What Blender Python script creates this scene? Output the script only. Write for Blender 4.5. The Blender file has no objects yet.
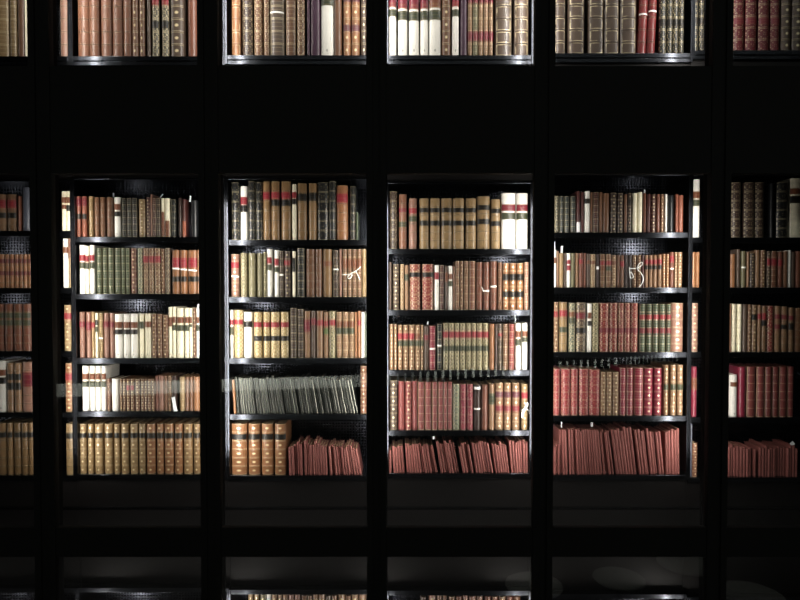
import bpy, math, random
random.seed(7)
C = bpy.context.scene.collection
CAMZ, D, F = 5.0, 3.1, 620.0
PITCH = 0.0237                            # the phone points a touch downwards
def ray(px, py, Y):
    a, b = (px-400)/F, -(py-300)/F
    t = (D+Y)/(math.cos(PITCH)+b*math.sin(PITCH))
    return a*t, CAMZ+t*(b*math.cos(PITCH)-math.sin(PITCH))
def X(px, Y=0.0, py=300): return ray(px, py, Y)[0]
def Z(py, Y=0.0): return ray(400, py, Y)[1]
U = D/F                                   # metres per pixel at the spine plane

# ---------------------------------------------------------------- materials
def lin(c):
    return tuple((x/12.92 if x <= .04045 else ((x+.055)/1.055)**2.4) for x in c)+(1,)
class N:
    def __init__(s, name):
        s.m = bpy.data.materials.new(name); s.m.use_nodes = True
        s.t = s.m.node_tree; s.b = s.t.nodes['Principled BSDF']
    def node(s, k, **kw):
        n = s.t.nodes.new(k)
        for a, v in kw.items(): setattr(n, a, v)
        return n
    def put(s, sock, v):
        if hasattr(v, 'is_linked') or hasattr(v, 'links'): s.t.links.new(v, sock)
        else: sock.default_value = v
    def op(s, o, a, b=None, c=None):
        n = s.node('ShaderNodeMath', operation=o)
        s.put(n.inputs[0], a)
        if b is not None: s.put(n.inputs[1], b)
        if c is not None: s.put(n.inputs[2], c)
        return n.outputs[0]
    def mix(s, f, a, b):
        n = s.node('ShaderNodeMix', data_type='RGBA')
        s.put(n.inputs[0], f); s.put(n.inputs[6], a); s.put(n.inputs[7], b)
        return n.outputs[2]
    def mulcol(s, col, k):
        n = s.node('ShaderNodeVectorMath', operation='SCALE'); s.put(n.inputs[0], col[:3] if isinstance(col, tuple) else col); s.put(n.inputs['Scale'], k)
        return n.outputs[0]
    def sstep(s, x, lo, hi):
        n = s.node('ShaderNodeMapRange', interpolation_type='SMOOTHSTEP')
        s.put(n.inputs[0], x); n.inputs[1].default_value = lo; n.inputs[2].default_value = hi
        return n.outputs[0]
def plain(name, c, rough=.5, metal=0, spec=.5):
    n = N(name); n.b.inputs['Base Color'].default_value = lin(c)
    n.b.inputs['Roughness'].default_value = rough; n.b.inputs['Metallic'].default_value = metal
    n.b.inputs['Specular IOR Level'].default_value = spec
    return n.m
COL = {
 'W':((.93,.92,.88),'white'), 'K':((0.95,0.92,0.8),'cream'), 'T':((0.76,0.62,0.42),'tan'), 'TB':((.70,.54,.35),'brownish tan'),
 'BT':((.70,.53,.38),'dull tan'), 'OT':((0.74,0.5,0.32),'orange-tan'), 'YT':((.84,.72,.48),'yellow-tan'), 'PT':((0.74,0.54,0.45),'pinkish tan'),
 'CO':((.66,.44,.33),'copper-brown'), 'BR':((.58,.40,.28),'brown'), 'DB':((0.3,0.22,0.19),'dark brown'), 'DR':((.38,.20,.18),'dark red-brown'),
 'RB':((.58,.35,.26),'red-brown'), 'GB':((0.44,0.36,0.3),'grey-brown'), 'OR':((.70,.40,.30),'orange-red'), 'GR':((.36,.41,.29),'green'),
 'GN':((.34,.40,.30),'moss green'), 'GG':((.46,.50,.42),'grey-green'), 'OL':((.56,.53,.38),'olive'), 'BK':((0.12,0.13,0.14),'black'),
 'TE':((0.14,0.19,0.2),'dark teal'), 'CR':((0.66,0.17,0.28),'crimson'), 'CD':((0.52,0.14,0.19),'dark crimson'), 'RE':((0.66,0.22,0.22),'red'),
 'RP':((0.7,0.36,0.3),'pale red'), 'RO':((0.72,0.25,0.28),'rose-red'), 'DU':((0.68,0.33,0.31),'dusty red'), 'PU':((0.36,0.22,0.32),'purple'),
 'BG':((.42,.44,.50),'blue-grey'), 'CK':((0.18,0.18,0.17),'black'), 'GO':((.46,.43,.36),'grey'),
 'PD':((.20,.22,.21),'dark grey'), 'PR':((.73,.42,.39),'dusty red')}
PATW = {'o':'gilt','d':'gilt-dotted','l':'fine-lined','b':'ribbed','p':'','f':'fine-lined','v':'','g':'heavily ribbed','e':'','m':''}
LAB = {'r':((.68,.17,.24),'red'),'k':((.05,.05,.06),'black'),'g':((.27,.30,.22),'green'),'n':((.55,.32,.22),'brown'),'m':((.56,.17,.24),'maroon'),
       'p':((.48,.18,.20),'plum'),'b':((.25,.14,.20),'dark'),'e':((.42,.52,.30),'green'),'w':((.95,.95,.95),'white'),'o':((.75,.42,.30),'orange')}
LAB['b'] = ((.42,.20,.26),'purple')
MC = {}
def leather(ck, pat):
    key = ck+pat
    if key in MC: return MC[key]
    n = N('leather_'+COL[ck][1].replace(' ','_').replace('-','_')+'_'+pat)
    cc0 = COL[ck][0]; g0 = sum(cc0)/3
    base = tuple(q*{'W':.88,'K':.85}.get(ck, (.30 if ck == 'PD' else .46)) for q in lin(tuple(g0+(x-g0)*.9 for x in cc0))[:3])+(1,)
    uv = n.node('ShaderNodeUVMap'); sp = n.node('ShaderNodeSeparateXYZ'); n.t.links.new(uv.outputs[0], sp.inputs[0])
    u, v = sp.outputs[0], sp.outputs[1]
    oi = n.node('ShaderNodeObjectInfo')
    cb = n.node('ShaderNodeCombineXYZ'); n.put(cb.inputs[0], n.op('MULTIPLY', u, .5)); n.put(cb.inputs[1], n.op('MULTIPLY', v, 3.0))
    n.put(cb.inputs[2], n.op('MULTIPLY', oi.outputs['Random'], 50.0))
    ns = n.node('ShaderNodeTexNoise'); ns.inputs['Scale'].default_value = 3.0; ns.inputs['Detail'].default_value = 4
    n.t.links.new(cb.outputs[0], ns.inputs['Vector'])
    amp = .25 if pat == 'v' else .6
    k = n.op('MULTIPLY_ADD', n.op('SUBTRACT', ns.outputs['Fac'], .5), amp, 1.0)
    k = n.op('MULTIPLY', k, n.op('MULTIPLY_ADD', oi.outputs['Random'], .24, .88))
    col = n.mulcol(base, k)
    p = n.op('FRACT', n.op('MULTIPLY', v, 6.0))
    pe = n.op('MINIMUM', p, n.op('SUBTRACT', 1.0, p))         # 0 at bands
    uc = n.op('ABSOLUTE', n.op('SUBTRACT', u, .5))
    onsp = n.op('LESS_THAN', uc, .51)
    gold = lin((.90,.84,.68))
    mask = None; dark = None
    line = n.op('SUBTRACT', 1.0, n.sstep(n.op('ABSOLUTE', n.op('SUBTRACT', pe, .055)), .012, .03))
    edge = n.op('GREATER_THAN', uc, .38)
    if pat == 'b':
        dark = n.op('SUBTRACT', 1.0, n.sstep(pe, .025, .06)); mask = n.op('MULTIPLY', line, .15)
    elif pat == 'd':
        dx = n.op('MULTIPLY', n.op('SUBTRACT', u, .5), .8); dy = n.op('SUBTRACT', p, .5)
        r = n.op('SQRT', n.op('ADD', n.op('MULTIPLY', dx, dx), n.op('MULTIPLY', dy, dy)))
        mask = n.op('MAXIMUM', n.op('SUBTRACT', 1.0, n.sstep(r, .06, .16)), n.op('MULTIPLY', line, .45))
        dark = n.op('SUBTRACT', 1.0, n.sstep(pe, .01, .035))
    elif pat == 'l':
        q = n.op('FRACT', n.op('MULTIPLY', v, 18.0))
        ln = n.op('LESS_THAN', q, .16)
        mask = n.op('MAXIMUM', n.op('MULTIPLY', line, .45), n.op('MAXIMUM', n.op('MULTIPLY', ln, .16), n.op('MULTIPLY', edge, .12)))
    elif pat in 'og':
        if pat == 'g':
            mx = n.op('MAXIMUM', n.op('MULTIPLY', uc, 2.0), n.op('MULTIPLY', n.op('ABSOLUTE', n.op('SUBTRACT', p, .5)), 2.0))
            mask = n.op('MULTIPLY', n.op('SUBTRACT', 1.0, n.sstep(n.op('ABSOLUTE', n.op('SUBTRACT', mx, .80)), .02, .10)), n.op('MULTIPLY', n.sstep(ns.outputs['Fac'], .35, .65), .6))
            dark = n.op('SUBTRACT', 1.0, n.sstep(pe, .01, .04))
        else:
            a = n.op('SINE', n.op('MULTIPLY', uc, 16.0)); b = n.op('SINE', n.op('MULTIPLY', n.op('ABSOLUTE', n.op('SUBTRACT', p, .5)), 18.0))
            n2 = n.node('ShaderNodeTexNoise'); n2.inputs['Scale'].default_value = 26; n2.inputs['Detail'].default_value = 2; n.t.links.new(cb.outputs[0], n2.inputs['Vector'])
            cc = n.op('ADD', n.op('MULTIPLY', n.op('MULTIPLY', a, b), .7), n.op('MULTIPLY', n.op('SUBTRACT', n2.outputs['Fac'], .5), 3.2))
            cc = n.op('ADD', cc, n.op('MULTIPLY', n.op('SUBTRACT', uc, .25), .9))
            mask = n.op('MAXIMUM', n.op('MULTIPLY', n.sstep(cc, *((.6, .85) if ck == 'BK' else (.42, .7) if ck in ('DB','RO','CR','CD','CK') else (.3, .55) if ck in ('GB','BR','RE','RP','CR','CD','RO','PT') else (.08, .38))), .42 if ck in ('BK','DB','RO','CR','CD') else .6), n.op('MULTIPLY', line, .35))
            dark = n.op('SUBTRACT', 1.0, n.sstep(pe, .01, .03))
    elif pat == 'f':
        q = n.op('FRACT', n.op('MULTIPLY', v, 6.0))
        mask = n.op('MAXIMUM', n.op('MULTIPLY', n.op('LESS_THAN', q, .07), .35), n.op('MULTIPLY', n.op('GREATER_THAN', uc, .43), .3))
    elif pat == 'v':
        dx = n.op('SUBTRACT', u, .5); dy = n.op('MULTIPLY', n.op('SUBTRACT', v, .075), 5.0)
        r = n.op('SQRT', n.op('ADD', n.op('MULTIPLY', dx, dx), n.op('MULTIPLY', dy, dy)))
        dark = n.op('SUBTRACT', 1.0, n.sstep(r, .06, .12))
    elif pat == 'm':                                            # slim pamphlet: worn pale edges, speckled paper
        sp2 = n.node('ShaderNodeTexNoise'); sp2.inputs['Scale'].default_value = 40
        n.t.links.new(cb.outputs[0], sp2.inputs['Vector'])
        mask = n.op('MAXIMUM', n.op('MULTIPLY', n.sstep(sp2.outputs['Fac'], .56, .7), .5 if ck == 'PD' else .2), n.op('MULTIPLY', n.op('MULTIPLY', n.op('GREATER_THAN', n.op('SUBTRACT', u, .5), .28 if ck == 'PD' else .3), n.op('LESS_THAN', u, 1.01)), n.op('MULTIPLY', oi.outputs['Random'], .75 if ck == 'PD' else .5)))
        gold = lin((.86,.87,.80)) if ck == 'PD' else lin((.84,.62,.56))
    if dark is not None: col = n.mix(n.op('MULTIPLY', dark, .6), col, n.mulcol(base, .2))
    if mask is not None:
        mask = n.op('MULTIPLY', mask, onsp)
        col = n.mix(mask, col, gold)
        if pat != 'm' and pat != 'f': n.put(n.b.inputs['Metallic'], n.op('MULTIPLY', mask, .45))
    n.put(n.b.inputs['Base Color'], col)
    n.b.inputs['Roughness'].default_value = .55 if pat in 'vm' else .33
    n.b.inputs['Specular IOR Level'].default_value = .3 if pat in 'vm' else .55
    MC[key] = n.m; return n.m
def labmat(k):
    key = 'lab'+k
    if key in MC: return MC[key]
    n = N('spine_label_'+LAB[k][1]); base = tuple(q*(.95 if k == 'w' else .5) for q in lin(LAB[k][0])[:3])+(1,)
    uv = n.node('ShaderNodeUVMap'); sp = n.node('ShaderNodeSeparateXYZ'); n.t.links.new(uv.outputs[0], sp.inputs[0])
    u, v = sp.outputs[0], sp.outputs[1]
    if k in 'wo': col = n.mix(n.op('MULTIPLY', n.op('LESS_THAN', v, .05), .3), base, (.2,.2,.2,1))
    else:
        uc = n.op('ABSOLUTE', n.op('SUBTRACT', u, .5))
        q = n.op('FRACT', n.op('MULTIPLY', v, 3.0))
        ns = n.node('ShaderNodeTexNoise'); ns.inputs['Scale'].default_value = 30; n.t.links.new(uv.outputs[0], ns.inputs['Vector'])
        txt = n.op('MULTIPLY', n.op('MULTIPLY', n.op('LESS_THAN', n.op('ABSOLUTE', n.op('SUBTRACT', q, .5)), .15), n.op('LESS_THAN', uc, .33)), n.op('GREATER_THAN', ns.outputs['Fac'], .5))
        bd = n.op('GREATER_THAN', n.op('ABSOLUTE', n.op('SUBTRACT', v, .5)), .44)
        col = n.mix(n.op('MULTIPLY', n.op('MAXIMUM', txt, bd), .10 if k == 'k' else .2), base, lin((.74,.64,.45)))
    n.put(n.b.inputs['Base Color'], col); n.b.inputs['Roughness'].default_value = .4
    MC[key] = n.m; return n.m
def paper():
    if 'pap' in MC: return MC['pap']
    n = N('page_edges'); tc = n.node('ShaderNodeTexCoord'); mp = n.node('ShaderNodeMapping'); mp.inputs['Scale'].default_value = (900, 4, 4)
    n.t.links.new(tc.outputs['Object'], mp.inputs[0]); ns = n.node('ShaderNodeTexNoise'); ns.inputs['Scale'].default_value = 1
    n.t.links.new(mp.outputs[0], ns.inputs['Vector'])
    n.put(n.b.inputs['Base Color'], n.mix(ns.outputs['Fac'], lin((.50,.42,.32)), lin((.78,.70,.56)))); n.b.inputs['Roughness'].default_value = .9
    MC['pap'] = n.m; return n.m
WHITE = plain('white_linen', (.95,.95,.93), .7)
SLIP = plain('white_paper', (.93,.94,.95), .6)
METAL = plain('dark_anodised_metal', (.225,.235,.255), .24, 1)
BLACK = plain('black_painted_steel', (.05,.05,.055), .5, 0, .25)
POST = plain('satin_black_post', (.09,.09,.085), .8, 0, .15)
FIN = plain('matt_black_steel', (.02,.02,.02), .9, 0, .05)
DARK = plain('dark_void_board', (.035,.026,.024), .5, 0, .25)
def perforated():
    n = N('perforated_black_steel'); tc = n.node('ShaderNodeTexCoord'); sp = n.node('ShaderNodeSeparateXYZ'); n.t.links.new(tc.outputs['Object'], sp.inputs[0])
    def c(s): return n.op('SUBTRACT', n.op('FRACT', n.op('DIVIDE', s, .0158)), .5)
    a, b = c(sp.outputs[0]), c(sp.outputs[2])
    r = n.op('SQRT', n.op('ADD', n.op('MULTIPLY', a, a), n.op('MULTIPLY', b, b)))
    hole = n.op('LESS_THAN', r, .30)
    n.put(n.b.inputs['Base Color'], n.mix(hole, lin((.21,.22,.245)), (.001,.001,.001,1)))
    n.put(n.b.inputs['Metallic'], n.op('MULTIPLY', n.op('SUBTRACT', 1.0, hole), 1.0))
    n.put(n.b.inputs['Specular IOR Level'], n.op('MULTIPLY', n.op('SUBTRACT', 1.0, hole), .5))
    n.b.inputs['Roughness'].default_value = .22
    return n.m
PERF = perforated()
def glassmat():
    n = N('thin_display_glass'); t = n.t
    tr = n.node('ShaderNodeBsdfTransparent'); gl = n.node('ShaderNodeBsdfGlossy'); gl.inputs['Roughness'].default_value = 0
    fr = n.node('ShaderNodeFresnel'); gm = n.node('ShaderNodeNewGeometry')   # same weak mirror on both faces of the pane
    n.put(fr.inputs[0], n.op('MULTIPLY_ADD', gm.outputs['Backfacing'], 1/1.45-1.45, 1.45))
    mx = n.node('ShaderNodeMixShader'); n.put(mx.inputs[0], fr.outputs[0]); t.links.new(tr.outputs[0], mx.inputs[1]); t.links.new(gl.outputs[0], mx.inputs[2])
    t.links.new(mx.outputs[0], t.nodes['Material Output'].inputs[0]); t.nodes.remove(n.b)
    return n.m
GLASS = glassmat()

# ---------------------------------------------------------------- mesh helpers
class Geo:
    def __init__(s): s.v=[]; s.f=[]; s.uv=[]; s.mi=[]; s.mats=[]; s.sm=[]
    def mat(s, m):
        if m not in s.mats: s.mats.append(m)
        return s.mats.index(m)
    def add(s, v, uv, f, m, smooth=False):
        o = len(s.v); s.v += v; s.uv += uv
        k = s.mat(m)
        for q in f: s.f.append(tuple(i+o for i in q)); s.mi.append(k); s.sm.append(smooth)
    def box(s, x0,x1,y0,y1,z0,z1, m):
        v=[(x,y,z) for z in (z0,z1) for y in (y0,y1) for x in (x0,x1)]
        f=[(0,2,3,1),(4,5,7,6),(0,1,5,4),(2,6,7,3),(0,4,6,2),(1,3,7,5)]
        s.add(v, [(-1,0)]*8, f, m)
    def shift(s, dx, dy, dz, ang=0):
        c, n = math.cos(ang), math.sin(ang)
        s.v = [(x*c+z*n+dx, y+dy, -x*n+z*c+dz) for x,y,z in s.v]
        return s
    def build(s, name, parent=None, loc=(0,0,0), bevel=0):
        me = bpy.data.meshes.new(name); me.from_pydata(s.v, [], s.f)
        for m in s.mats: me.materials.append(m)
        me.polygons.foreach_set('material_index', s.mi)
        me.polygons.foreach_set('use_smooth', s.sm)
        ul = me.uv_layers.new(name='UVMap')
        li = [0]*len(me.loops); me.loops.foreach_get('vertex_index', li)
        flat = []
        for i in li: flat += s.uv[i]
        ul.data.foreach_set('uv', flat); me.update()
        o = bpy.data.objects.new(name, me); C.objects.link(o); o.location = loc
        if parent: o.parent = parent
        if bevel:
            b = o.modifiers.new('b','BEVEL'); b.width = bevel; b.segments = 2; b.limit_method='ANGLE'
        return o
    def merge(s, g):
        o = len(s.v); s.v += g.v; s.uv += g.uv
        ks = [s.mat(m) for m in g.mats]
        for f, k, sm in zip(g.f, g.mi, g.sm): s.f.append(tuple(i+o for i in f)); s.mi.append(ks[k]); s.sm.append(sm)
def tag(o, label=None, cat=None, group=None, kind=None):
    if label: o['label'] = label
    if cat: o['category'] = cat
    if group: o['group'] = group
    if kind: o['kind'] = kind
    return o
def empty(name, loc, rot=0):
    o = bpy.data.objects.new(name, None); o.empty_display_size = .02; C.objects.link(o); o.location = loc; o.rotation_euler = (0, rot, 0); return o

NA = 10
def arc(w, i, extra=0.0, a0=0.0, a1=1.0):
    """point of the rounded spine, i = 0..NA; apex at y = 0"""
    t = a0+(a1-a0)*i/NA
    b = min(.38*w, .013)
    x = w*t
    y = b*(1-math.sqrt(max(0, 1-(2*t-1)**2*.92)))/(1-math.sqrt(.08))
    nx = (2*t-1)*.6; ny = -1
    L = math.hypot(nx, ny)
    return x+nx/L*extra*(1 if 0 < t < 1 else .3), y+ny/L*extra, t
def cover_geo(w, h, d, mat, bands):
    """case binding: two boards and a rounded spine with raised bands; hollow where the pages go"""
    g = Geo(); th = min(.0025, w*.12); b = min(.38*w, .013)
    zs = [(0,0)]
    if bands:
        for k in range(1, 6):
            c = h*k/6; zs += [(c-.0042,0),(c-.0026,1),(c+.0026,1),(c+.0042,0)]
    zs.append((h,0))
    rows = []
    for z, on in zs:
        ring = [(0, d, -1), (0, b+.006, -1), (.0010, b+.002, -1)]
        for i in range(NA+1):
            x, y, t = arc(w, i, .0013 if on else 0); ring.append((x, y, t))
        ring += [(w-.0010, b+.002, -1), (w, b+.006, -1), (w, d, -1), (w-th, d, -1), (w-th, b+.006, -1), (w*.5, b*.4+.004, -1), (th, b+.006, -1), (th, d, -1)]
        rows.append([(x, y, z) for x, y, t in ring]); us = [r[2] for r in ring]
    n = len(us); v = []; uv = []
    for (z, on), r in zip(zs, rows):
        v += r; uv += [(q, z/h) for q in us]
    f = []
    for k in range(len(zs)-1):
        for i in range(n):
            j = (i+1) % n
            f.append((k*n+i, k*n+j, (k+1)*n+j, (k+1)*n+i))
    g.add(v, uv, f, mat, False)
    # caps
    top = [rows[-1][i] for i in range(n)]; bot = [rows[0][i] for i in range(n)]
    g.add(top, [(-1,1)]*n, [tuple(range(n))], mat); g.add(bot, [(-1,0)]*n, [tuple(reversed(range(n)))], mat)
    # smooth only the spine arc: seam handled by flat shading of fine facets
    return g
def pages_geo(w, h, d):
    g = Geo(); th = min(.0025, w*.12)+.0003; b = min(.38*w, .013)
    g.box(th, w-th, b+.0085, d-.003, .0028, h-.0035, paper()); return g
def patch_geo(w, z0, z1, mat, off=.0018, a0=.02, a1=.98, slope=0):
    g = Geo(); v = []; uv = []
    for z, vv in ((z0,0),(z1,1)):
        for e in (off, off-.0011):
            for i in range(NA+1):
                x, y, t = arc(w, i, e, a0, a1); v.append((x, y, z+slope*(t-.5))); uv.append((t, vv))
    n = NA+1; f = []
    for i in range(NA):
        f += [(i, i+1, 2*n+i+1, 2*n+i), (n+i+1, n+i, 3*n+i, 3*n+i+1), (i+1, i, n+i, n+i+1), (2*n+i, 2*n+i+1, 3*n+i+1, 3*n+i)]
    f += [(0, 2*n, 3*n, n), (n-1, 2*n-1, 4*n-1, 3*n-1)]
    g.add(v, uv, f, mat); return g

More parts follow.
